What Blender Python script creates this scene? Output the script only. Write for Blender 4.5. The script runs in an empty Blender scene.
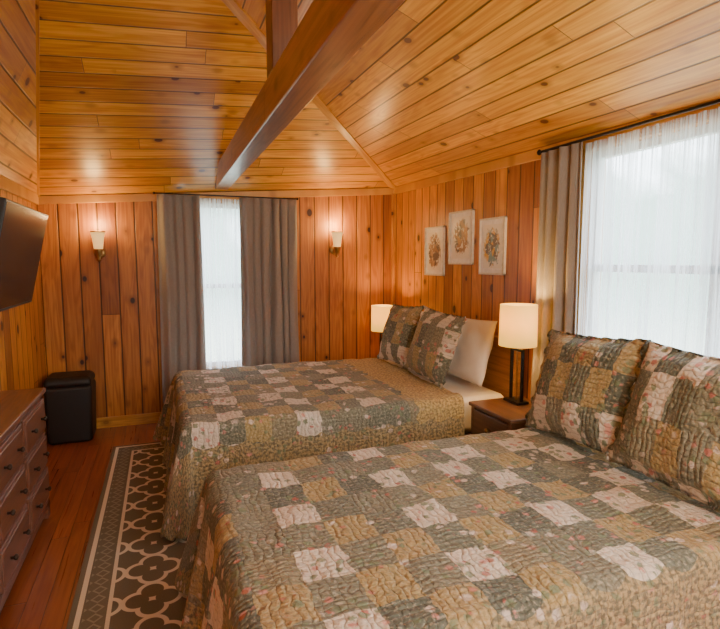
import bpy, math, random
from mathutils import Vector, Matrix, noise
random.seed(4)
sc = bpy.context.scene
COL = sc.collection

# ------------------------------------------------------------ node helpers
class NT:
    def __init__(s, name, world=False):
        if world:
            s.m = bpy.data.worlds.new(name)
        else:
            s.m = bpy.data.materials.new(name)
        s.m.use_nodes = True
        s.t = s.m.node_tree
        s.t.nodes.clear()
        s.out = s.t.nodes.new('ShaderNodeOutputWorld' if world else 'ShaderNodeOutputMaterial')
    def n(s, typ, **p):
        nd = s.t.nodes.new(typ)
        for k, v in p.items():
            setattr(nd, k, v)
        return nd
    def put(s, sock, v):
        if isinstance(v, bpy.types.NodeSocket):
            s.t.links.new(v, sock)
        elif v is not None:
            if isinstance(v, (tuple, list)) and len(v) == 3 and sock.type == 'RGBA':
                v = (*v, 1)
            sock.default_value = v
    def math(s, op, a, b=None, c=None):
        nd = s.n('ShaderNodeMath', operation=op)
        s.put(nd.inputs[0], a)
        if b is not None: s.put(nd.inputs[1], b)
        if c is not None: s.put(nd.inputs[2], c)
        return nd.outputs[0]
    def comb(s, x, y, z=0.0):
        nd = s.n('ShaderNodeCombineXYZ')
        s.put(nd.inputs[0], x); s.put(nd.inputs[1], y); s.put(nd.inputs[2], z)
        return nd.outputs[0]
    def mix(s, f, a, b, bt='MIX'):
        nd = s.n('ShaderNodeMix', data_type='RGBA', blend_type=bt)
        s.put(nd.inputs[0], f); s.put(nd.inputs[6], a); s.put(nd.inputs[7], b)
        return nd.outputs[2]
    def mr(s, v, a, b, c=0.0, d=1.0, smooth=True):
        nd = s.n('ShaderNodeMapRange')
        nd.interpolation_type = 'SMOOTHSTEP' if smooth else 'LINEAR'
        s.put(nd.inputs[0], v)
        for i, x in enumerate((a, b, c, d)): s.put(nd.inputs[i + 1], x)
        return nd.outputs[0]
    def wn(s, x, y=None):
        nd = s.n('ShaderNodeTexWhiteNoise', noise_dimensions='2D')
        s.put(nd.inputs['Vector'], s.comb(x, y if y is not None else 0.37))
        return nd.outputs['Value']
    def noise(s, vec, scale=1., detail=3., dist=0., rough=.5):
        nd = s.n('ShaderNodeTexNoise')
        s.put(nd.inputs['Vector'], vec)
        nd.inputs['Scale'].default_value = scale
        nd.inputs['Detail'].default_value = detail
        nd.inputs['Distortion'].default_value = dist
        nd.inputs['Roughness'].default_value = rough
        return nd.outputs['Fac']
    def vor(s, vec, scale=1., rnd=1.):
        nd = s.n('ShaderNodeTexVoronoi')
        s.put(nd.inputs['Vector'], vec)
        nd.inputs['Scale'].default_value = scale
        nd.inputs['Randomness'].default_value = rnd
        return nd
    def uv(s):
        nd = s.n('ShaderNodeTexCoord')
        sp = s.n('ShaderNodeSeparateXYZ')
        s.t.links.new(nd.outputs['UV'], sp.inputs[0])
        return sp.outputs[0], sp.outputs[1]
    def obj(s):
        return s.n('ShaderNodeTexCoord').outputs['Object']
    def bump(s, h, strength=.5, dist=.005):
        nd = s.n('ShaderNodeBump')
        nd.inputs['Strength'].default_value = strength
        nd.inputs['Distance'].default_value = dist
        s.put(nd.inputs['Height'], h)
        return nd.outputs[0]
    def bsdf(s, color, rough=.5, metal=0., normal=None, coat=0., sheen=0., emis=None, estr=0., spec=.5, coat_rough=.25):
        b = s.n('ShaderNodeBsdfPrincipled')
        s.put(b.inputs['Base Color'], color)
        s.put(b.inputs['Roughness'], rough)
        b.inputs['Metallic'].default_value = metal
        b.inputs['Coat Weight'].default_value = coat
        b.inputs['Coat Roughness'].default_value = coat_rough
        b.inputs['Sheen Weight'].default_value = sheen
        b.inputs['Specular IOR Level'].default_value = spec
        if normal is not None: s.put(b.inputs['Normal'], normal)
        if emis is not None:
            s.put(b.inputs['Emission Color'], emis)
            b.inputs['Emission Strength'].default_value = estr
        s.t.links.new(b.outputs[0], s.out.inputs[0])
        return b

def wood(name, cd, cl, pw=.14, L=2.4, tone=(.72, 1.15), knot=1.0, rough=.35, groove=.005, coat=.3,
         kdark=(.10, .025, .006), gcol=.18, kthr=.22, rings_w=.18, kon=.30):
    g = NT(name); u, v = g.uv()
    vi = g.math('FLOOR', g.math('DIVIDE', v, pw))
    r1 = g.wn(vi)
    uu = g.math('ADD', u, g.math('MULTIPLY', r1, 37.7))
    ui = g.math('FLOOR', g.math('DIVIDE', uu, L))
    r2 = g.wn(g.math('ADD', vi, 11.3), ui)
    r3 = g.wn(g.math('ADD', vi, 51.3), ui)
    fr = g.math('FRACT', g.math('DIVIDE', v, pw))
    ed = g.math('MULTIPLY', g.math('MINIMUM', fr, g.math('SUBTRACT', 1., fr)), pw)
    fu = g.math('FRACT', g.math('DIVIDE', uu, L))
    eu = g.math('MULTIPLY', g.math('MINIMUM', fu, g.math('SUBTRACT', 1., fu)), L)
    gm = g.mr(ed, groove * .3, groove, 1., 0.)
    gm2 = g.mr(eu, .0008, .003, 1., 0.)
    gr = g.math('MAXIMUM', gm, gm2)
    zz = g.math('MULTIPLY', r2, 40.)
    fine = g.noise(g.comb(g.math('MULTIPLY', uu, 1.6), g.math('MULTIPLY', v, 55.), zz), 1., 4., .3)
    big = g.noise(g.comb(g.math('MULTIPLY', uu, .9), g.math('MULTIPLY', v, 9.), zz), 1., 2., .6)
    rings = g.math('ADD', g.math('MULTIPLY', g.math('SINE', g.math('MULTIPLY', big, 46.)), .5), .5)
    f = g.math('ADD', g.math('MULTIPLY', fine, 1 - rings_w), g.math('MULTIPLY', rings, rings_w))
    f = g.mr(f, .22, .76)
    c = g.mix(f, cd, cl)
    tn = g.mr(r3, 0., 1., tone[0], tone[1], False)
    tc = g.comb(tn, g.math('POWER', tn, 1.3), g.math('POWER', tn, 1.5))
    c = g.mix(1., c, tc, 'MULTIPLY')
    if knot > 0:
        vo = g.vor(g.comb(g.math('DIVIDE', uu, .20), g.math('DIVIDE', g.math('ADD', v, g.math('MULTIPLY', r2, .05)), .14), 0.), 1., .95)
        sp = g.n('ShaderNodeSeparateXYZ'); g.put(sp.inputs[0], vo.outputs['Color'])
        on = g.math('GREATER_THAN', sp.outputs[0], kon)
        thr = g.mr(sp.outputs[1], 0., 1., .05, kthr, False)
        dd = g.math('SUBTRACT', vo.outputs['Distance'], thr)
        kk = g.math('MULTIPLY', g.mr(dd, -.035, .012, 1., 0.), on)
        halo = g.math('MULTIPLY', g.mr(dd, -.02, .2, .6, 0.), on)
        c = g.mix(halo, c, tuple(x * .6 for x in cd))
        c = g.mix(g.math('MULTIPLY', kk, .95 * knot), c, kdark)
    c = g.mix(g.math('MULTIPLY', gr, 1 - gcol), c, tuple(x * .08 for x in cd))
    h = g.math('SUBTRACT', g.math('MULTIPLY', fine, .06), gr)
    g.bsdf(c, g.mr(fine, 0., 1., rough - .06, rough + .1, False), normal=g.bump(h, .8, .005), coat=coat)
    return g.m

def plain(name, col, rough=.5, metal=0., nscale=30., namp=.08, bump=.1, coat=0., emis=None, estr=0., sheen=0.):
    g = NT(name); o = g.obj()
    n = g.noise(o, nscale, 4.)
    c = g.mix(g.mr(n, .3, .7), tuple(x * (1 - namp) for x in col), tuple(min(1, x * (1 + namp)) for x in col))
    g.bsdf(c, rough, metal, normal=g.bump(n, bump, .002), coat=coat, emis=emis, estr=estr, sheen=sheen)
    return g.m

def fabric(name, col, weave=260., rough=.9):
    g = NT(name); o = g.obj()
    sp = g.n('ShaderNodeSeparateXYZ'); g.put(sp.inputs[0], o)
    a = g.noise(g.comb(g.math('MULTIPLY', sp.outputs[0], weave), g.math('MULTIPLY', sp.outputs[1], weave), g.math('MULTIPLY', sp.outputs[2], weave * .15)), 1., 2.)
    b = g.noise(o, 5., 3.)
    c = g.mix(a, tuple(x * .75 for x in col), tuple(min(1, x * 1.2) for x in col))
    c = g.mix(g.math('MULTIPLY', b, .3), c, tuple(x * .6 for x in col))
    g.bsdf(c, rough, normal=g.bump(a, .25, .002), sheen=.2)
    return g.m

def quilt_mat(name, gold_u=99., vlo=-99., vhi=99., ulo=-99., seed=0., cu=.15, cv=.165):
    g = NT(name); u, v = g.uv()
    wob = g.noise(g.comb(u, v, 0.), 16., 2.)
    uw = g.math('ADD', u, g.math('MULTIPLY', g.math('SUBTRACT', wob, .5), .032))
    wob2 = g.noise(g.comb(v, u, 3.), 16., 2.)
    vw = g.math('ADD', v, g.math('MULTIPLY', g.math('SUBTRACT', wob2, .5), .032))
    j = g.math('FLOOR', g.math('DIVIDE', vw, cv))
    i = g.math('FLOOR', g.math('DIVIDE', uw, cu))
    par = g.math('FLOORED_MODULO', g.math('ADD', i, j), 2.)
    r = g.wn(g.math('ADD', i, seed + 3.), j)
    q = g.math('FLOORED_MODULO', g.math('ADD', g.math('FLOOR', g.math('DIVIDE', g.math('ADD', i, j), 2.)), g.math('MULTIPLY', j, 1.)), 3.)
    def ramp(els, fac):
        rp = g.n('ShaderNodeValToRGB'); rp.color_ramp.interpolation = 'CONSTANT'
        cr = rp.color_ramp
        cr.elements[0].position = 0; cr.elements[0].color = (*els[0][1], 1)
        cr.elements[1].position = els[1][0]; cr.elements[1].color = (*els[1][1], 1)
        for p, c in els[2:]:
            e = cr.elements.new(p); e.color = (*c, 1)
        g.put(rp.inputs[0], fac)
        return rp.outputs[0]
    A = ramp([(0., (.175, .185, .13)), (.32, (.225, .22, .15)), (.6, (.13, .145, .108)), (.82, (.27, .24, .145))], r)
    qf = g.math('ADD', g.math('DIVIDE', q, 3.), g.math('MULTIPLY', r, .30))
    B = ramp([(0., (.42, .32, .135)), (.24, (.19, .20, .14)), (.333, (.72, .64, .52)), (.62, (.30, .27, .18)), (.667, (.42, .315, .14)), (.84, (.22, .22, .15)), (.93, (.68, .59, .47))], qf)
    base = g.mix(par, A, B)
    iscream = g.math('MULTIPLY', par, g.math('MAXIMUM', g.math('MULTIPLY', g.math('GREATER_THAN', qf, .333), g.math('LESS_THAN', qf, .62)), g.math('GREATER_THAN', qf, .93)))
    isg = g.math('GREATER_THAN', g.math('ADD', u, g.math('MULTIPLY', g.math('SINE', g.math('MULTIPLY', v, 60.)), .012)), gold_u)
    side = g.math('MAXIMUM', g.math('LESS_THAN', g.math('ADD', v, g.math('MULTIPLY', g.math('ABSOLUTE', g.math('SINE', g.math('MULTIPLY', u, 21.))), .03)), vlo), g.math('GREATER_THAN', v, vhi))
    side = g.math('MAXIMUM', side, g.math('LESS_THAN', u, ulo))
    gn = g.noise(g.comb(u, v, 0.), 60., 3.)
    goldc = g.mix(g.mr(gn, .36, .6), (.28, .20, .08), (.60, .43, .165))
    sidec = g.mix(g.mr(gn, .38, .6), (.18, .16, .095), (.44, .34, .165))
    vo = g.vor(g.comb(u, v, seed), 26.)
    sp = g.n('ShaderNodeSeparateXYZ'); g.put(sp.inputs[0], vo.outputs['Color'])
    d = g.math('ADD', vo.outputs['Distance'], g.math('MULTIPLY', g.noise(g.comb(u, v, 0.), 90., 2.), .5))
    region = g.mr(g.noise(g.comb(u, v, seed + 5.), 6.5, 2.), .44, .53)
    region = g.math('MAXIMUM', region, iscream)
    fm = g.math('MULTIPLY', g.mr(d, .56, .72, 1., 0.), g.math('GREATER_THAN', sp.outputs[0], .25))
    fm = g.math('MULTIPLY', fm, region)
    fcol = g.mix(sp.outputs[1], (.44, .11, .08), (.68, .32, .26))
    fcol = g.mix(g.math('GREATER_THAN', sp.outputs[2], .52), fcol, (.18, .23, .13))
    fcol = g.mix(g.math('LESS_THAN', sp.outputs[2], .14), fcol, (.70, .60, .50))
    fcol = g.mix(g.mr(d, .15, .42, .6, 0.), fcol, g.mix(1., fcol, (.45, .35, .35), 'MULTIPLY'))
    pr = g.noise(g.comb(u, v, 2.), 75., 3.)
    notc = g.math('SUBTRACT', 1., g.math('MULTIPLY', iscream, .7))
    base = g.mix(g.math('MULTIPLY', g.mr(pr, .5, .6, 0., .55), notc), base, g.mix(.55, base, (.04, .045, .035)))
    base = g.mix(g.mr(pr, .45, .37, 0., .5), base, (.48, .43, .31))
    c = g.mix(isg, base, goldc)
    c = g.mix(side, c, sidec)
    fm = g.math('MULTIPLY', fm, g.math('SUBTRACT', 1., g.math('MULTIPLY', isg, .85)))
    c = g.mix(g.math('MULTIPLY', fm, .85), c, fcol)
    ph = g.math('ADD', g.math('MULTIPLY', v, 2 * math.pi / .024), g.math('MULTIPLY', wob, 11.))
    s1 = g.math('ABSOLUTE', g.math('SINE', g.math('MULTIPLY', ph, .5)))
    ph2 = g.math('ADD', g.math('MULTIPLY', u, 2 * math.pi / .028), g.math('MULTIPLY', wob2, 14.))
    s2 = g.math('ABSOLUTE', g.math('SINE', g.math('MULTIPLY', ph2, .5)))
    sel = par
    inv = g.math('SUBTRACT', 1., sel)
    sA = g.math('ADD', g.math('MULTIPLY', s1, inv), g.math('MULTIPLY', s2, sel))
    sB = g.math('ADD', g.math('MULTIPLY', s2, inv), g.math('MULTIPLY', s1, sel))
    pm = g.math('MULTIPLY', sA, g.math('POWER', sB, .3))
    line = g.mr(s2, 0., .4, .5, 0.)
    c = g.mix(line, c, g.mix(1., c, (.42, .40, .37), 'MULTIPLY'))
    crin = g.vor(g.comb(u, v, 0.), 70.).outputs['Distance']
    soft = g.noise(g.comb(u, v, 1.), 22., 3.)
    h = g.math('ADD', g.math('ADD', g.math('MULTIPLY', g.math('POWER', pm, .6), .6), g.math('MULTIPLY', crin, .4)), g.math('MULTIPLY', soft, 1.2))
    g.bsdf(c, .88, normal=g.bump(h, .95, .009), sheen=.1)
    return g.m

# ------------------------------------------------------------ mesh helpers
def link(ob, parent=None):
    COL.objects.link(ob)
    if parent is not None: ob.parent = parent
    return ob
def empty(name):
    e = bpy.data.objects.new(name, None); e.empty_display_size = .1
    return link(e)
def axis_uv(me, axis='x', off=(0., 0.)):
    ul = me.uv_layers.new(name='UVMap')
    A = {'x': 0, 'y': 1, 'z': 2}[axis]
    for p in me.polygons:
        nrm = [abs(c) for c in p.normal]; d = nrm.index(max(nrm))
        if d == A:
            o = [i for i in range(3) if i != A]
            iu, iv = o
        else:
            iu = A; iv = [i for i in range(3) if i not in (A, d)][0]
        for li in p.loop_indices:
            co = me.vertices[me.loops[li].vertex_index].co
            ul.data[li].uv = (co[iu] + off[0], co[iv] + off[1])
def mesh(name, verts, faces, mat, parent=None, smooth=False, uvs=None, axis='x', off=(0., 0.), bevel=0., solid=0., sub=0):
    me = bpy.data.meshes.new(name)
    me.from_pydata([tuple(v) for v in verts], [], faces)
    me.update()
    if uvs is not None:
        ul = me.uv_layers.new(name='UVMap')
        for l in me.loops: ul.data[l.index].uv = uvs[l.vertex_index]
    else: axis_uv(me, axis, off)
    me.materials.append(mat)
    if smooth:
        for p in me.polygons: p.use_smooth = True
    ob = bpy.data.objects.new(name, me); link(ob, parent)
    if solid:
        m = ob.modifiers.new('solid', 'SOLIDIFY'); m.thickness = solid; m.offset = 0
    if bevel:
        m = ob.modifiers.new('bevel', 'BEVEL'); m.width = bevel; m.segments = 3; m.limit_method = 'ANGLE'
        for p in me.polygons: p.use_smooth = True
        w = ob.modifiers.new('wn', 'WEIGHTED_NORMAL')
    if sub:
        m = ob.modifiers.new('sub', 'SUBSURF'); m.levels = sub; m.render_levels = sub
    return ob
def boxes(name, bl, mat, parent=None, axis='x', bevel=0., off=(0., 0.), xf=None):
    vs, fs = [], []
    for (x0, x1, y0, y1, z0, z1) in bl:
        b = len(vs)
        vs += [(x0, y0, z0), (x1, y0, z0), (x1, y1, z0), (x0, y1, z0), (x0, y0, z1), (x1, y0, z1), (x1, y1, z1), (x0, y1, z1)]
        fs += [tuple(b + i for i in f) for f in ((3, 2, 1, 0), (4, 5, 6, 7), (0, 1, 5, 4), (1, 2, 6, 5), (2, 3, 7, 6), (3, 0, 4, 7))]
    if xf: vs = [xf @ Vector(v) for v in vs]
    return mesh(name, vs, fs, mat, parent, axis=axis, bevel=bevel, off=off)
def strip(name, a, b, w, t, up, mat, parent=None):
    a = Vector(a); b = Vector(b); d = (b - a).normalized(); up = Vector(up).normalized()
    s = d.cross(up).normalized(); up = s.cross(d).normalized()
    vs, uvs = [], []
    for p, uu in ((a, 0.), (b, (b - a).length)):
        for i, j in ((-.5, -.5), (.5, -.5), (.5, .5), (-.5, .5)):
            vs.append(p + s * w * i + up * t * j); uvs.append((uu, .01 + w * (i + .5)))
    fs = [(0, 1, 2, 3), (7, 6, 5, 4), (0, 4, 5, 1), (1, 5, 6, 2), (2, 6, 7, 3), (3, 7, 4, 0)]
    return mesh(name, vs, fs, mat, parent, uvs=uvs, bevel=.004)
def lathe(name, prof, c, mat, parent=None, seg=32, solid=0., xf=None):
    vs, fs = [], []
    for r, z in prof:
        for k in range(seg):
            a = 2 * math.pi * k / seg
            p = Vector((r * math.cos(a), r * math.sin(a), z))
            if xf: p = xf @ p
            vs.append(Vector(c) + p)
    for i in range(len(prof) - 1):
        for k in range(seg):
            fs.append((i * seg + k, i * seg + (k + 1) % seg, (i + 1) * seg + (k + 1) % seg, (i + 1) * seg + k))
    return mesh(name, vs, fs, mat, parent, smooth=True, solid=solid)
def tube(name, pts, r, mat, parent=None):
    cu = bpy.data.curves.new(name, 'CURVE'); cu.dimensions = '3D'; cu.bevel_depth = r; cu.bevel_resolution = 4; cu.use_fill_caps = True
    sp = cu.splines.new('POLY'); sp.points.add(len(pts) - 1)
    for i, p in enumerate(pts): sp.points[i].co = (*p, 1)
    ob = bpy.data.objects.new(name, cu); cu.materials.append(mat)
    return link(ob, parent)

# ------------------------------------------------------------ materials
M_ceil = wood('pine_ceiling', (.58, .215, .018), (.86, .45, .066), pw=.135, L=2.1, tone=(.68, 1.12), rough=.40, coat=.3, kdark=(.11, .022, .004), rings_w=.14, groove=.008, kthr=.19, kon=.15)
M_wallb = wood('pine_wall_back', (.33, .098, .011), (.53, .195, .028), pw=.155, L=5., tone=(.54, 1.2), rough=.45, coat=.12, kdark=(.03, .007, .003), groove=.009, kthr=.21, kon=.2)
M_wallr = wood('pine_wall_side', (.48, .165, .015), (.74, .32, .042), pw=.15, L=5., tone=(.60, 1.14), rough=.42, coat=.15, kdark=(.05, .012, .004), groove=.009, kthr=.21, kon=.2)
M_trim = wood('pine_trim', (.52, .22, .03), (.76, .40, .075), pw=.5, L=9., tone=(.9, 1.05), knot=.4, rough=.4, groove=.0001, coat=.2)
M_beam = wood('dark_beam', (.19, .072, .028), (.37, .165, .07), pw=.6, L=9., tone=(.9, 1.05), knot=.6, rough=.32, groove=.0001, coat=.45)
M_post = wood('dark_post', (.11, .032, .010), (.20, .07, .024), pw=.6, L=9., tone=(.9, 1.05), knot=.6, rough=.35, groove=.0001, coat=.3)
M_floor = wood('floor_boards', (.25, .058, .019), (.40, .115, .036), pw=.09, L=1.6, tone=(.78, 1.1), knot=0., rough=.28, groove=.002, coat=.5)
M_dress = wood('dresser_wood', (.12, .046, .026), (.21, .086, .048), pw=.7, L=9., tone=(.95, 1.05), knot=0., rough=.35, groove=.0001, coat=.3)
M_night = wood('nightstand_wood', (.09, .036, .016), (.17, .072, .032), pw=.7, L=9., tone=(.95, 1.05), knot=0., rough=.35, groove=.0001, coat=.3)
M_head = wood('headboard_wood', (.30, .13, .035), (.46, .22, .065), pw=.7, L=9., tone=(.95, 1.05), knot=0., rough=.4, groove=.0001, coat=.2)
M_curt = fabric('curtain_fabric', (.34, .31, .29))
M_sheet = plain('white_linen', (.84, .79, .70), .9, nscale=12., namp=.03, bump=.15, sheen=.2)
M_boxs = plain('box_spring_fabric', (.45, .40, .33), .9)
M_black = plain('black_plastic', (.010, .010, .011), .38, bump=.05)
M_bin = plain('bin_leatherette', (.014, .011, .010), .5, nscale=120., bump=.4)
M_screen = plain('tv_screen', (.006, .006, .006), .16, bump=0.)
M_brass = plain('antique_brass', (.42, .26, .10), .32, 1.)
M_knob = plain('dark_knob', (.05, .03, .02), .3, .6)
M_dark = plain('dark_metal', (.03, .026, .022), .4, .7)
M_rod = plain('bronze_rod', (.02, .014, .012), .4, .6)
M_wfr = plain('white_window_paint', (.80, .81, .81), .5)
M_frame = plain('picture_frame_paint', (.78, .73, .64), .5)
M_bulb = plain('lamp_bulb', (1, .8, .5), .5, emis=(1, .62, .25), estr=14.)
M_sglass = plain('amber_sconce_glass', (.80, .60, .32), .4, emis=(1, .55, .16), estr=1.2)

def shade_mat():
    g = NT('lampshade_linen'); o = g.obj()
    n = g.noise(o, 150., 2.)
    c = g.mix(n, (.58, .34, .09), (.68, .42, .13))
    t = g.n('ShaderNodeBsdfTranslucent'); g.put(t.inputs[0], c)
    d = g.n('ShaderNodeBsdfDiffuse'); d.inputs[0].default_value = (.70, .52, .26, 1)
    m = g.n('ShaderNodeMixShader'); m.inputs[0].default_value = .6
    g.t.links.new(t.outputs[0], m.inputs[1]); g.t.links.new(d.outputs[0], m.inputs[2])
    e = g.n('ShaderNodeEmission'); e.inputs[0].default_value = (1, .60, .07, 1); e.inputs[1].default_value = 1.2
    a = g.n('ShaderNodeAddShader'); g.t.links.new(m.outputs[0], a.inputs[0]); g.t.links.new(e.outputs[0], a.inputs[1])
    g.t.links.new(a.outputs[0], g.out.inputs[0])
    return g.m
M_shade = shade_mat()

def sheer_mat():
    g = NT('sheer_voile'); u, v = g.uv()
    n = g.noise(g.comb(g.math('MULTIPLY', u, 34.), g.math('MULTIPLY', v, .9), 0.), 1., 4.)
    tr = g.n('ShaderNodeBsdfTransparent'); tr.inputs[0].default_value = (.98, .985, 1, 1)
    tl = g.n('ShaderNodeBsdfTranslucent'); tl.inputs[0].default_value = (.90, .92, .97, 1)
    df = g.n('ShaderNodeBsdfDiffuse'); df.inputs[0].default_value = (.82, .85, .92, 1)
    m1 = g.n('ShaderNodeMixShader'); m1.inputs[0].default_value = .3
    g.t.links.new(tl.outputs[0], m1.inputs[1]); g.t.links.new(df.outputs[0], m1.inputs[2])
    m2 = g.n('ShaderNodeMixShader'); g.put(m2.inputs[0], g.mr(n, .34, .66, .10, .70))  # random density streaks stand in for light and shade of the folds
    g.t.links.new(tr.outputs[0], m2.inputs[1]); g.t.links.new(m1.outputs[0], m2.inputs[2])
    g.t.links.new(m2.outputs[0], g.out.inputs[0])
    return g.m
M_sheer = sheer_mat()

def art_mat(name, seed, c1, c2, c3):
    g = NT(name); u, v = g.uv()
    r = g.math('SQRT', g.math('ADD', g.math('POWER', g.math('SUBTRACT', u, .5), 2.), g.math('POWER', g.math('SUBTRACT', v, .5), 2.)))
    n = g.noise(g.comb(u, v, seed), 6., 4., 1.)
    n2 = g.noise(g.comb(u, v, seed + 9.), 11., 3., .5)
    vo = g.vor(g.comb(u, v, seed), 6.)
    sp = g.n('ShaderNodeSeparateXYZ'); g.put(sp.inputs[0], vo.outputs['Color'])
    msk = g.math('MULTIPLY', g.mr(g.math('ADD', r, g.math('MULTIPLY', n, .5)), .62, .72, 1., 0.), g.mr(n2, .34, .46))
    col = g.mix(g.math('GREATER_THAN', sp.outputs[0], .5), c1, c2)
    col = g.mix(g.math('GREATER_THAN', sp.outputs[1], .65), col, c3)
    c = g.mix(msk, (.84, .81, .74), col)
    g.bsdf(c, .4)
    return g.m

def rug_mat(W, L):
    g = NT('trellis_rug'); u, v = g.uv()
    a = .255
    def fold(t, o):
        return g.math('ABSOLUTE', g.math('SUBTRACT', g.math('FRACT', g.math('ADD', g.math('DIVIDE', t, a), o)), .5))
    x = fold(u, .18); y = fold(v, .3)
    def ln(p, q): return g.math('SQRT', g.math('ADD', g.math('MULTIPLY', p, p), g.math('MULTIPLY', q, q)))
    d = g.math('MINIMUM', ln(g.math('SUBTRACT', x, .25), y), ln(x, g.math('SUBTRACT', y, .25)))
    d = g.math('ABSOLUTE', g.math('SUBTRACT', d, .238))
    tl = g.mr(d, .036, .046, 1., 0.)
    e = g.math('MINIMUM', g.math('MINIMUM', u, g.math('SUBTRACT', W, u)), g.math('MINIMUM', v, g.math('SUBTRACT', L, v)))
    inside = g.math('GREATER_THAN', e, .165)
    def band(lo, hi): return g.math('MULTIPLY', g.math('GREATER_THAN', e, lo), g.math('LESS_THAN', e, hi))
    ln1 = g.math('MAXIMUM', band(.025, .048), band(.15, .168))
    b = .07
    fx = g.math('ABSOLUTE', g.math('SUBTRACT', g.math('FRACT', g.math('DIVIDE', u, b)), .5))
    fy = g.math('ABSOLUTE', g.math('SUBTRACT', g.math('FRACT', g.math('DIVIDE', v, b)), .5))
    dm = g.math('ADD', fx, fy)
    small = g.math('MULTIPLY', g.mr(g.math('ABSOLUTE', g.math('SUBTRACT', dm, .4)), .07, .1, 1., 0.), band(.055, .14))
    cream = g.math('MAXIMUM', ln1, g.math('MULTIPLY', inside, tl))
    n = g.noise(g.comb(u, v, 0.), 220., 2.)
    c = g.mix(n, (.12, .10, .062), (.22, .18, .115))
    c = g.mix(g.math('MULTIPLY', small, .5), c, (.42, .36, .24))
    c = g.mix(cream, c, g.mix(n, (.66, .55, .38), (.88, .75, .54)))
    g.bsdf(c, .95, normal=g.bump(n, .5, .003))
    return g.m

# ------------------------------------------------------------ room
XL, XR, YB, YF = -.99, 2.394, 5.3, -1.6
TH = .14
zl, zr = 2.10, 2.33
SB, BX = .453, .068
SR, CR = .402, -.017
SL = 2.2
def zback(x, y): return zl + BX * (x - XL) + SB * (YB - y)
def zright(x, y): return zr + SR * (XR - x) + CR * (YB - y)
def zleft(x, y): return zl + SL * (x - XL)

mesh('floor', [(XL - TH, YF, 0), (XR + TH, YF, 0), (XR + TH, YB + TH, 0), (XL - TH, YB + TH, 0), (XL - TH, YF, -.1), (XR + TH, YF, -.1), (XR + TH, YB + TH, -.1), (XL - TH, YB + TH, -.1)],
     [(0, 1, 2, 3), (7, 6, 5, 4), (0, 4, 5, 1), (1, 5, 6, 2), (2, 6, 7, 3), (3, 7, 4, 0)], M_floor, axis='y')

WX0, WX1, WZ0, WZ1 = .16, .93, .50, 2.10
WT = 2.36
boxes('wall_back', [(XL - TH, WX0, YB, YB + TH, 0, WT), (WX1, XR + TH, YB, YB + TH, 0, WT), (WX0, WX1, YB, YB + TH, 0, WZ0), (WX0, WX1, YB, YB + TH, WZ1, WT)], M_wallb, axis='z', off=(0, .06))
RY0, RY1, RZ0, RZ1 = .75, 2.52, .82, 2.19
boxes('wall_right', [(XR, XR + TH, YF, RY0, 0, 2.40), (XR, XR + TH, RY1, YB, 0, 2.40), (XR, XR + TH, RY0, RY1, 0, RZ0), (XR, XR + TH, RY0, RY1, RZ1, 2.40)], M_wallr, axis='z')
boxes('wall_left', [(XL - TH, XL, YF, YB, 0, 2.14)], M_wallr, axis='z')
FX0, FX1, FZ0, FZ1 = -.45, 1.95, .85, 2.2
boxes('added_wall_front', [(XL - TH, FX0, YF - TH, YF, 0, 2.14), (FX1, XR + TH, YF - TH, YF, 0, 2.3), (FX0, FX1, YF - TH, YF, 0, FZ0)], M_wallr, axis='z')  # unseen wall, added to cut daylight fill from the open side
mesh('added_wall_front_gable', [(XL - .02, YF - .01, 2.12), (FX0, YF - .01, 2.12), (FX0, YF - .01, FZ1), (FX1, YF - .01, FZ1), (FX1, YF - .01, 2.12), (XR + .02, YF - .01, 2.12), (XR + .02, YF - .01, 2.2), (-.25, YF - .01, 3.35), (XL - .02, YF - .01, 2.14)],
     [(0, 1, 2, 7, 8), (2, 3, 7), (3, 4, 5, 6, 7)], M_wallr, axis='z')

k = SB / (SL - BX)
t_ap = (XR - XL) / (1 + k)
ap = (XR - t_ap, YB - t_ap); zap = zback(*ap)
def ridge_x(y): return (zr + SR * XR + CR * (YB - y) - zl + SL * XL) / (SL + SR)
rf = (ridge_x(YF), YF); zrf = zleft(*rf)
cv = [(XL, YB, zback(XL, YB)), (XR, YB, zback(XR, YB)), (ap[0], ap[1], zap),
      (XR, YB, zr), (XR, YF, zright(XR, YF)), (rf[0], rf[1], zrf), (ap[0], ap[1], zap),
      (XL, YB, zl), (ap[0], ap[1], zap), (rf[0], rf[1], zrf), (XL, YF, zl)]
cf = [(0, 1, 2), (3, 4, 5, 6), (7, 8, 9, 10)]
cuv = [(p[0], (YB - p[1]) * 1.1) for p in cv[:3]] + [(p[1], (XR - p[0]) * 1.08) for p in cv[3:7]] + [(p[1], p[2]) for p in cv[7:]]
ceil = mesh('ceiling', cv, cf, M_ceil, uvs=cuv)
m = ceil.modifiers.new('s', 'SOLIDIFY'); m.thickness = .05; m.offset = 0
ceil.location.z = .025

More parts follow.
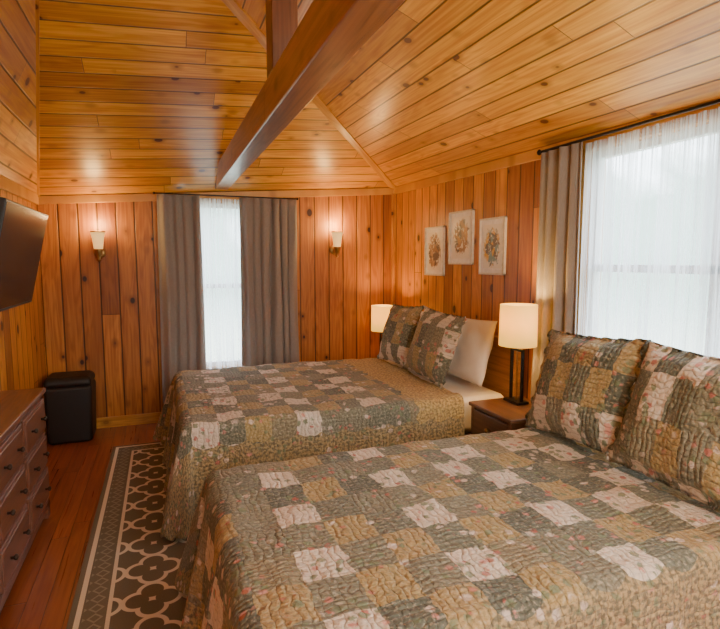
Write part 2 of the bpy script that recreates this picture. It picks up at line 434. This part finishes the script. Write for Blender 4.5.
def off(p, dz=-.012): return (p[0], p[1], p[2] + dz)
strip('trim_1', off(cv[1]), off(cv[2]), .075, .02, (0, 0, 1), M_trim)
strip('trim_2', off(cv[0]), off(cv[2]), .05, .02, (0, 0, 1), M_ceil)
strip('trim_3', off(cv[2], -.015), off(cv[5], -.015), .07, .03, (0, 0, 1), M_trim)
strip('trim_4', (XL + .0, YB - .012, zl - .035), (XR, YB - .012, zr - .035), .02, .07, (0, 0, 1), M_trim)
strip('trim_5', (XR - .012, YB - .02, zr - .035), (XR - .012, YF, zright(XR, YF) - .035), .02, .075, (0, 0, 1), M_trim)
strip('trim_6', (XL + .012, YB - .02, zl - .03), (XL + .012, YF, zl - .03), .02, .09, (0, 0, 1), M_trim)
strip('trim_7', (XR - .02, YB - .02, 0.0), (XR - .02, YB - .02, zr - .07), .04, .04, (0, 1, 0), M_wallr)
boxes('baseboard_back', [(XL, XR, YB - .018, YB, 0, .10)], M_trim, axis='x', bevel=.004)
boxes('baseboard_right', [(XR - .018, XR, YF, YB - .02, 0, .10)], M_trim, axis='y', bevel=.004)
boxes('baseboard_left', [(XL, XL + .018, YF, YB - .02, 0, .10)], M_trim, axis='y', bevel=.004)

beam = empty('ceiling_beam')
boxes('tie_beam', [(.50, .625, YF, YB, 2.225, 2.41)], M_beam, beam, axis='y', bevel=.008)
boxes('king_post', [(.502, .623, 2.46, 2.60, 2.41, 3.06)], M_post, beam, axis='z', bevel=.006)

def window(name, horiz, fixed, a0, a1, z0, z1, splits, sgn=1):
    e = empty(name); bl = []; t = .045; d0, d1 = fixed + .04 * sgn, fixed + .09 * sgn
    def bx(p0, p1, q0, q1, e0=None, e1=None):
        if e0 is None: e0, e1 = d0, d1
        e0, e1 = min(e0, e1), max(e0, e1)
        return (p0, p1, e0, e1, q0, q1) if horiz else (e0, e1, p0, p1, q0, q1)
    bl += [bx(a0, a0 + t, z0, z1), bx(a1 - t, a1, z0, z1), bx(a0, a1, z0, z0 + t), bx(a0, a1, z1 - t, z1)]
    for s in splits: bl.append(bx(s - .04, s + .04, z0, z1))
    zm = (z0 + z1) / 2
    bl.append(bx(a0, a1, zm - .022, zm + .022))
    boxes('sash_frame', bl, M_wfr, e, bevel=.003)
    c = .075; f1 = fixed - .016 * sgn
    cs = [bx(a0 - c, a0, z0 - c, z1 + .06, f1, fixed), bx(a1, a1 + c, z0 - c, z1 + .06, f1, fixed),
          bx(a0, a1, z1, z1 + .06, f1, fixed), bx(a0, a1, z0 - c, z0, f1, fixed), bx(a0, a1, z0 - .02, z0 + .005, fixed - .018 * sgn, fixed + .04 * sgn)]
    boxes('casing', cs, M_trim, e, axis='z', bevel=.003)
window('window_1', True, YB, WX0, WX1, WZ0, WZ1, [])
window('window_2', False, XR, RY0, RY1, RZ0, RZ1, [1.72])
window('added_window_3', True, YF, FX0, FX1, FZ0, FZ1, [.75], -1)  # unseen opening, added so some daylight fill still enters behind the camera

def curtain(name, horiz, fixed, a0, a1, z0, z1, folds, amp, mat, seed=0, flare=0., thick=.004, irr=0.):
    n = int(folds * 16); rows = 26; vs, uvs, fs = [], [], []
    for j in range(rows + 1):
        tz = j / rows; z = z1 + (z0 - z1) * tz
        for i in range(n + 1):
            s = i / n
            w = 1 + flare * tz
            c = (a0 + a1) / 2; a = c + (s - .5) * (a1 - a0) * w
            ph = 2 * math.pi * folds * s + .8 * math.sin(2.3 * s * folds + seed) + .5 * math.sin(3 * tz + seed + s * 4)
            ph += irr * noise.noise(Vector((s * folds * .8, tz * 1.5, seed))) * 3
            am = amp * (.75 + .35 * math.sin(5 * s * folds / 3 + seed)) * (.8 + .35 * tz)
            dpt = am * math.sin(ph) + .25 * am * math.sin(2.1 * ph + seed)
            a += .3 * amp * math.cos(ph) * .6
            vs.append((a, fixed + dpt, z) if horiz else (fixed + dpt, a, z))
            uvs.append((s * (a1 - a0) * 2, z))
    for j in range(rows):
        for i in range(n):
            q = j * (n + 1) + i; fs.append((q, q + 1, q + n + 2, q + n + 1))
    return mesh(name, vs, fs, mat, smooth=True, uvs=uvs, solid=thick)
yc = YB - .10
curtain('curtain', True, yc, -.02, .35, .20, 2.150, 4, .032, M_curt, 1, .10, irr=.6)
curtain('curtain', True, yc, .72, 1.27, .20, 2.150, 6, .034, M_curt, 2, .06, irr=.6)
curtain('sheer_curtain', True, yc + .058, .24, .84, .30, 2.135, 9, .010, M_sheer, 3, 0., .001)
xc = XR - .085
curtain('curtain', False, xc, 2.47, 2.84, .12, 2.232, 4, .030, M_curt, 5, .08, irr=.5)
curtain('sheer_curtain', False, xc + .045, .78, 2.50, .64, 2.230, 22, .011, M_sheer, 6, 0., .001, irr=.5)
rod = empty('curtain_rod')
tube('rod', [(-.04, yc, 2.158), (1.29, yc, 2.158)], .006, M_rod, rod)
for x in (-.04, 1.29): lathe('finial', [(0, -.012), (.009, -.008), (.012, 0), (.009, .008), (0, .012)], (x, yc, 2.158), M_rod, rod, 16)
rod = empty('curtain_rod')
tube('rod', [(xc, .6, 2.243), (xc, 2.85, 2.243)], .009, M_rod, rod)
lathe('finial', [(0, -.02), (.012, -.012), (.016, 0), (.012, .012), (0, .02)], (xc, 2.855, 2.243), M_rod, rod, 16)
tube('bracket', [(xc, 2.84, 2.243), (XR, 2.84, 2.243)], .006, M_rod, rod)

# ------------------------------------------------------------ rug
RW, RL = 1.25, 3.3
rx, ry = -.43, 4.68 - RL
boxes_r = [(rx, ry), (rx + RW, ry), (rx + RW, ry + RL), (rx, ry + RL)]
rv = [(x, y, .001) for x, y in boxes_r] + [(x, y, .012) for x, y in boxes_r]
mesh('area_rug', rv, [(3, 2, 1, 0), (4, 5, 6, 7), (0, 1, 5, 4), (1, 2, 6, 5), (2, 3, 7, 6), (3, 0, 4, 7)], rug_mat(RW, RL),
     uvs=[(x - rx, y - ry) for x, y, z in rv])

# ------------------------------------------------------------ beds
def make_bed(x0, y0, y1, xq, gold_x, zt, seed, hb_top, nearg, hbx=0.):
    bed = empty('bed'); W = y1 - y0; xh = 2.25
    boxes('box_spring', [(x0 + .06, xh, y0 + .05, y1 - .05, .17, .36)], M_boxs, bed, bevel=.02)
    boxes('mattress', [(x0 + .05, xh, y0 + .03, y1 - .03, .36, zt - .02)], M_sheet, bed, bevel=.05)
    boxes('bed_frame', [(x0 + .10, xh + .02, y0 + .08, y0 + .12, .12, .17), (x0 + .10, xh + .02, y1 - .12, y1 - .08, .12, .17), (x0 + .1, x0 + .14, y0 + .08, y1 - .08, .12, .17)] +
          [(x, x + .05, y, y + .05, .0125, .13) for x in (x0 + .2, xh - .2) for y in (y0 + .1, y1 - .15)], M_dark, bed)
    hx0, hx1 = 2.275, 2.305; ya, yb = y0 - hbx, y1
    boxes('headboard', [(hx0 - .012, hx1 + .005, ya - .01, ya + .05, .0, hb_top + .02), (hx0 - .012, hx1 + .005, yb - .05, yb + .01, .0, hb_top + .02),
                        (hx0 - .02, hx1 + .01, ya - .02, yb + .02, hb_top, hb_top + .035), (hx0, hx1 - .01, ya + .05, yb - .05, .35, hb_top),
                        (hx0 - .01, hx1, ya + .05, yb - .05, .35, .43), (hx0 - .01, hx1, ya + .05, yb - .05, hb_top - .07, hb_top),
                        ], M_head, bed, axis='y', bevel=.005)
    r = .055; D = .61; st = .0244
    Lc = xq - (x0 + r); Wc = W - 2 * r
    ps = [-D + i * st for i in range(int(round(D / st)))] + [Lc * i / int(Lc / st) for i in range(int(Lc / st) + 1)]
    qs = [-D + i * st for i in range(int(round(D / st)))] + [Wc * i / int(Wc / st) for i in range(int(Wc / st))] + [Wc + i * st for i in range(int(round(D / st)) + 1)]
    vs, uvs, fs = [], [], []
    for p in ps:
        for q in qs:
            cp = max(p, 0.); cq = min(max(q, 0.), Wc); ex = p - cp; ey = q - cq
            e = math.hypot(ex, ey); ez = min(e, D)
            x = x0 + r + cp; y = y0 + r + cq
            nz = noise.noise(Vector((x * 5, y * 5, seed))) * .014 + noise.noise(Vector((x * 15, y * 15, seed))) * .008
            z = zt + nz
            if e > 1e-6:
                nx, ny = ex / e, ey / e
                if ez < r * math.pi / 2:
                    th = ez / r; h = r * math.sin(th); dz = r * (1 - math.cos(th))
                else:
                    h = r; dz = r + ez - r * math.pi / 2
                corner = 2 * abs(ex * ey) / (e * e)
                ph = 15 * cq + 17 * cp + 3.5 * math.atan2(ey, ex) + seed
                fold = (.020 * math.sin(ph) + .010 * math.sin(2.3 * ph + 1)) * (dz / D)
                if abs(ex) > 1e-6: fold *= 1.7
                foot = abs(nx)
                wavy = noise.noise(Vector((x * 4, y * 4, z * 3 + seed))) * .03 * (dz / D)
                if foot < .2: wavy *= .4
                out = h + (.02 + .06 * foot) * dz / D + fold + wavy + corner * .20 * dz
                x += nx * out; y += ny * out
                z = zt + nz * max(0, 1 - dz * 4) - dz * (1 + .012 * math.sin(ph * 1.7))
                z = max(z, .028)
            vs.append((x, y, z)); uvs.append((p + .3, q + seed))
    nq = len(qs)
    for i in range(len(ps) - 1):
        for j in range(nq - 1):
            a = i * nq + j
            fs.append((a, a + nq, a + nq + 1, a + 1))
    qm = quilt_mat('patchwork_quilt', gold_u=gold_x - x0 - r + .3, vlo=seed - nearg, vhi=seed + Wc + .30, ulo=-.18, seed=seed)
    qo = mesh('quilt', vs, fs, qm, bed, smooth=True, uvs=uvs)
    m = qo.modifiers.new('s', 'SOLIDIFY'); m.thickness = .014; m.offset = -1
    return bed
make_bed(.07, 3.00, 4.62, 1.88, 1.53, .635, 1.0, .96, .15, .02)
make_bed(.15, 1.07, 2.38, 2.20, 1.93, .63, 7.0, .94, .03)

def pillow(name, c, w, h, t, mat, lean, yaw=0., flange=0., roll=0., seed=0):
    n = 28; c = Vector(c)
    up = Vector((math.sin(lean), 0, math.cos(lean))); nn = Vector((-math.cos(lean), 0, math.sin(lean))); sd = Vector((0, 1, 0))
    R = Matrix.Rotation(yaw, 3, 'Z')
    Rr = Matrix.Rotation(roll, 3, nn)
    up, nn, sd = R @ (Rr @ up), R @ nn, R @ (Rr @ sd)
    vs, uvs, idx = [], [], {}
    fx = flange / (w / 2); fy = flange / (h / 2)
    for side in (1, -1):
        for i in range(n + 1):
            for j in range(n + 1):
                s = -1 + 2 * i / n; q = -1 + 2 * j / n
                if (i in (0, n) or j in (0, n)) and side == -1:
                    idx[(side, i, j)] = idx[(1, i, j)]; continue
                si = min(1, abs(s) / (1 - fx)); qi = min(1, abs(q) / (1 - fy))
                pr = (max(0, 1 - si ** 2.6) * max(0, 1 - qi ** 2.6)) ** .48
                th = t / 2 * pr + (.004 if flange else 0)
                if i in (0, n) or j in (0, n): th = 0
                wav = 0
                if flange:
                    ed = max(0, max(abs(s) - (1 - fx), abs(q) - (1 - fy)))
                    wav = .24 * ed * math.sin(22 * s + 19 * q + seed) * .5
                pin = 1 - .06 * (1 - abs(q) ** 2) * abs(s) ** 3
                pin2 = 1 - .06 * (1 - abs(s) ** 2) * abs(q) ** 3
                x = s * w / 2 * pin; y = q * h / 2 * pin2
                th += noise.noise(Vector((x * 9, y * 9, seed + side))) * .020 * pr
                v = c + sd * x + up * y + nn * (th * side + wav)
                idx[(side, i, j)] = len(vs); vs.append(v); uvs.append((y + seed * .71 + 5, x + seed * .37 + 5))
    fs = []
    for side in (1, -1):
        for i in range(n):
            for j in range(n):
                f = (idx[(side, i, j)], idx[(side, i + 1, j)], idx[(side, i + 1, j + 1)], idx[(side, i, j + 1)])
                fs.append(f if side == -1 else f[::-1])
    return mesh(name, vs, fs, mat, smooth=True, uvs=uvs)
M_sham = quilt_mat('patchwork_sham', seed=3., cu=.19, cv=.11)
pillow('pillow', (2.13, 4.17, .885), .66, .46, .13, M_sheet, math.radians(15), seed=1)
pillow('pillow', (2.125, 3.43, .89), .70, .48, .14, M_sheet, math.radians(15), seed=2, roll=.02)
pillow('pillow_sham', (1.915, 4.13, .915), .60, .53, .15, M_sham, math.radians(18), flange=.035, seed=3, roll=.05)
pillow('pillow_sham', (1.905, 3.50, .915), .66, .54, .16, M_sham, math.radians(19), flange=.035, seed=4, roll=-.04)
pillow('pillow', (2.135, 2.03, .885), .62, .46, .11, M_sheet, math.radians(15), seed=5)
pillow('pillow', (2.135, 1.40, .885), .62, .46, .11, M_sheet, math.radians(15), seed=6)
pillow('pillow_sham', (1.94, 2.03, .92), .64, .56, .17, M_sham, math.radians(19), flange=.035, seed=7, roll=.05)
pillow('pillow_sham', (1.925, 1.42, .92), .66, .57, .17, M_sham, math.radians(19), flange=.035, seed=8, roll=-.03)

# ------------------------------------------------------------ nightstands & lamps
def nightstand(x0, x1, y0, y1, h):
    e = empty('nightstand')
    boxes('top', [(x0 - .015, x1, y0 - .012, y1 + .012, h - .025, h)], M_night, e, axis='y', bevel=.006)
    boxes('case', [(x0 + .015, x1 - .01, y0, y1, h - .24, h - .025), (x0, x0 + .02, y0, y0 + .03, h - .24, h - .025), (x0, x0 + .02, y1 - .03, y1, h - .24, h - .025), (x0, x0 + .02, y0, y1, h - .25, h - .23)], M_night, e, axis='y', bevel=.003)
    boxes('drawer_front', [(x0 - .004, x0 + .018, y0 + .035, y1 - .035, h - .22, h - .04)], M_night, e, axis='y', bevel=.006)
    boxes('shelf', [(x0 + .02, x1 - .02, y0 + .01, y1 - .01, .13, .15)], M_night, e, axis='y', bevel=.003)
    boxes('legs', [(a, a + .04, b, b + .04, 0, h - .2) for a in (x0, x1 - .05) for b in (y0, y1 - .04)], M_night, e, axis='z', bevel=.004)
    lathe('knob', [(0.001, .0), (.008, 0), (.007, .012), (.016, .02), (.015, .028), (.001, .032)], (x0 - .004, (y0 + y1) / 2, h - .13), M_brass, e, 20, xf=Matrix.Rotation(-math.pi / 2, 3, 'Y'))
    return e
nightstand(1.87, 2.262, 2.475, 2.90, .63)
nightstand(1.90, 2.30, 4.72, 5.16, .46)

def table_lamp(x, y, z, zs0, zs1, r):
    e = empty('table_lamp')
    boxes('base_plate', [(x - .045, x + .045, y - .075, y + .075, z, z + .018)], M_dark, e, bevel=.004)
    zt = zs0
    boxes('frame_upright', [(x - .010, x + .010, y - .062, y - .048, z + .018, zt - .02), (x - .010, x + .010, y + .048, y + .062, z + .018, zt - .02), (x - .010, x + .010, y - .062, y + .062, zt - .036, zt - .020)], M_dark, e, axis='z', bevel=.003)
    boxes('center_column', [(x - .005, x + .005, y - .005, y + .005, z + .018, zt - .03)], M_brass, e, axis='z', bevel=.002)
    tube('neck', [(x, y, zt - .03), (x, y, (zs0 + zs1) / 2 - .03)], .006, M_brass, e)
    lathe('shade', [(r, zs0), (r * .97, zs1)], (x, y, 0), M_shade, e, 40, solid=.003)
    tube('shade_ring', [(x - r * .96, y, zs1 - .02), (x + r * .96, y, zs1 - .02)], .002, M_brass, e)
    tube('shade_ring_b', [(x, y - r * .96, zs1 - .02), (x, y + r * .96, zs1 - .02)], .002, M_brass, e)
    zc = (zs0 + zs1) / 2
    lathe('bulb', [(.001, -.035), (.014, -.03), (.028, 0), (.02, .022), (.001, .032)], (x, y, zc), M_bulb, e, 20)
    l = bpy.data.lights.new('lamp_light', 'POINT'); l.energy = 24; l.color = (1, .58, .18); l.shadow_soft_size = .05
    o = bpy.data.objects.new('lamp_light', l); o.location = (x, y, zc + .04); link(o, e)
table_lamp(2.13, 2.78, .63, 1.005, 1.27, .118)
table_lamp(2.11, 4.95, .46, .83, 1.09, .118)

def sconce(x, z):
    e = empty('wall_sconce'); y = YB - .11
    lathe('backplate', [(.001, .016), (.035, .014), (.046, .006), (.048, 0)], (x, YB, z - .13), M_brass, e, 28, xf=Matrix.Rotation(math.pi / 2, 3, 'X'))
    tube('arm', [(x, YB - .01, z - .13), (x, YB - .04, z - .175), (x, YB - .08, z - .19), (x, y, z - .16)], .008, M_brass, e)
    lathe('cup', [(.001, -.21), (.010, -.205), (.018, -.19), (.013, -.17), (.026, -.15), (.034, -.11), (.036, -.09)], (x, y, z), M_brass, e, 32, solid=.002)
    lathe('glass_shade', [(.035, -.10), (.040, -.06), (.046, -.01), (.060, .05)], (x, y, z), M_sglass, e, 32, solid=.002)
    lathe('rim_ring', [(.058, .044), (.063, .047), (.063, .053), (.058, .056)], (x, y, z), M_brass, e, 32)
    lathe('candle_sleeve', [(.001, -.10), (.012, -.10), (.012, -.03), (.001, -.03)], (x, y, z), M_sheet, e, 20)
    lathe('bulb', [(.001, -.03), (.012, -.02), (.016, 0), (.008, .025), (.001, .035)], (x, y, z), M_bulb, e, 20)
    l = bpy.data.lights.new('sconce_light', 'POINT'); l.energy = 10; l.color = (1, .64, .24); l.shadow_soft_size = .06
    o = bpy.data.objects.new('sconce_light', l); o.location = (x, y, z + .12); link(o, e)
sconce(-.515, 1.75)
sconce(1.70, 1.79)

def picture(y0, y1, z0, z1, i, c1, c2, c3):
    e = empty('picture_frame'); x = XR; f = .014
    boxes('frame', [(x - .022, x, y0, y1, z0, z0 + f), (x - .022, x, y0, y1, z1 - f, z1), (x - .022, x, y0, y0 + f, z0, z1), (x - .022, x, y1 - f, y1, z0, z1)], M_frame, e, bevel=.002)
    boxes('mat_board', [(x - .012, x - .001, y0 + f, y1 - f, z0 + f, z1 - f)], M_mat, e)
    g = .05; xx = x - .0125
    mesh('print', [(xx, y1 - g, z0 + g), (xx, y0 + g, z0 + g), (xx, y0 + g, z1 - g), (xx, y1 - g, z1 - g)], [(0, 1, 2, 3)], art_mat('art_print_%d' % i, i * 3.7, c1, c2, c3), e, uvs=[(0, 0), (1, 0), (1, 1), (0, 1)])
M_mat = plain('mat_board', (.90, .89, .87), .7)
picture(4.19, 4.55, 1.41, 1.86, 1, (.30, .18, .10), (.12, .09, .08), (.45, .30, .18))
picture(3.72, 4.10, 1.516, 1.965, 2, (.45, .24, .06), (.06, .05, .05), (.30, .16, .07))
picture(3.287, 3.62, 1.44, 1.875, 3, (.70, .42, .06), (.20, .32, .33), (.14, .12, .10))

def dresser():
    e = empty('dresser'); x0, x1 = XL + .022, -.70; y1 = 3.56; n = 3; cw = .53; y0 = y1 - n * cw; h = .79
    boxes('top', [(x0, x1 + .022, y0 - .015, y1 + .012, h - .028, h)], M_dress, e, axis='y', bevel=.006)
    boxes('case', [(x0, x1, y0, y1, .09, h - .028)], M_dress, e, axis='y', bevel=.004)
    boxes('base', [(x1 - .03, x1 + .008, y0, y1, .06, .105), (x1 - .05, x1 + .008, y1 - .06, y1 + .004, 0, .1), (x1 - .05, x1 + .008, y0, y0 + .06, 0, .1), (x0, x0 + .05, y1 - .06, y1, 0, .1), (x0, x0 + .05, y0, y0 + .06, 0, .1), (x0, x1, y1 - .02, y1 + .003, .06, .1)], M_dress, e, axis='y', bevel=.004)
    fr, pn = [], []
    z0, z1 = .115, h - .045; rh = (z1 - z0) / 3
    for c in range(n):
        for r in range(3):
            a, b = y0 + c * cw + .018, y0 + (c + 1) * cw - .018
            q0, q1 = z0 + r * rh + .01, z0 + (r + 1) * rh - .01
            fr.append((x1 - .005, x1 + .014, a, b, q0, q1))
            pn.append((x1 + .01, x1 + .019, a + .02, b - .02, q0 + .02, q1 - .02))
            for yy in (a + .13, b - .13):
                lathe('knob', [(.001, .0), (.007, 0), (.006, .012), (.014, .02), (.013, .028), (.001, .032)], (x1 + .018, yy, (q0 + q1) / 2), M_knob, e, 16, xf=Matrix.Rotation(math.pi / 2, 3, 'Y'))
    boxes('drawer_fronts', fr, M_dress, e, axis='y', bevel=.005)
    boxes('drawer_panels', pn, M_dress, e, axis='y', bevel=.004)
dresser()

tv = empty('television')
T = Matrix.Translation((-.745, 3.41, 1.565)) @ Matrix.Rotation(math.radians(12.5), 4, 'Y')
boxes('panel', [(-.02, .018, -.49, .49, -.285, .285)], M_black, tv, bevel=.006, xf=T)
boxes('back_housing', [(-.05, -.015, -.3, .3, -.2, .1)], M_black, tv, bevel=.01, xf=T)
boxes('screen', [(.016, .0195, -.478, .478, -.268, .273)], M_screen, tv, xf=T)
boxes('mount_plate', [(XL + .001, XL + .02, 3.3, 3.52, 1.45, 1.72)], M_dark, tv, bevel=.003)
boxes('mount_arm', [(XL + .015, -.79, 3.33, 3.36, 1.56, 1.60), (XL + .015, -.79, 3.46, 3.49, 1.56, 1.60)], M_dark, tv, bevel=.003)

tc = empty('trash_can')
def taper(name, cx, cy, w0, d0, w1, d1, z0, z1, mat, par, bv):
    vs = [(cx + sx * w / 2, cy + sy * d / 2, z) for (w, d, z) in ((w0, d0, z0), (w1, d1, z1)) for sx, sy in ((-1, -1), (1, -1), (1, 1), (-1, 1))]
    return mesh(name, vs, [(3, 2, 1, 0), (4, 5, 6, 7), (0, 1, 5, 4), (1, 2, 6, 5), (2, 3, 7, 6), (3, 0, 4, 7)], mat, par, bevel=bv)
taper('body', -.775, 5.06, .34, .30, .37, .33, 0, .50, M_bin, tc, .035)
taper('lid', -.775, 5.06, .375, .335, .345, .30, .49, .575, M_bin, tc, .035)

# ------------------------------------------------------------ unseen fill lamp, added to brighten the room from behind the camera
cl = empty('added_fill_lamp')
lx, ly = 1.2, -.7; lz = zright(lx, ly)
g_ = plain('fill_lamp_glass', (.9, .85, .75), .4, emis=(1, .78, .5), estr=3.)
lathe('fill_lamp_canopy', [(.09, lz - .02), (.09, lz - .20), (.001, lz - .20)], (lx, ly, 0), M_brass, cl, 32)
lathe('fill_lamp_bowl', [(.17, lz - .20), (.16, lz - .25), (.11, lz - .30), (.001, lz - .32)], (lx, ly, 0), g_, cl, 32)
l = bpy.data.lights.new('fill_light', 'POINT'); l.energy = 130; l.color = (1, .86, .66); l.shadow_soft_size = .2
o = bpy.data.objects.new('fill_light', l); o.location = (lx, ly, lz - .55); link(o, cl)

# ------------------------------------------------------------ world
g = NT('outdoor_daylight', True)
tcn = g.n('ShaderNodeTexCoord').outputs['Generated']
sp = g.n('ShaderNodeSeparateXYZ'); g.put(sp.inputs[0], tcn)
n1 = g.noise(tcn, 7., 6., .4)
el = g.math('ADD', sp.outputs[2], g.math('MULTIPLY', g.math('SUBTRACT', n1, .5), .9))
c = g.mix(g.mr(el, .06, .26), (.22, .32, .28), (.84, .92, 1.0))
c = g.mix(g.mr(sp.outputs[2], -.06, -.16), c, (.42, .50, .42))
bg = g.n('ShaderNodeBackground'); g.put(bg.inputs[0], c); bg.inputs[1].default_value = 11.
g.t.links.new(bg.outputs[0], g.out.inputs[0])
sc.world = g.m

cd = bpy.data.cameras.new('camera'); cam = bpy.data.objects.new('camera', cd); link(cam)
cd.sensor_width = 36; cd.lens = 26.3; cd.clip_start = .05
cam.location = (0, 0, 1.55)
cam.rotation_euler = (math.radians(90 - 5.87), 0, math.radians(-20.6))
sc.camera = cam
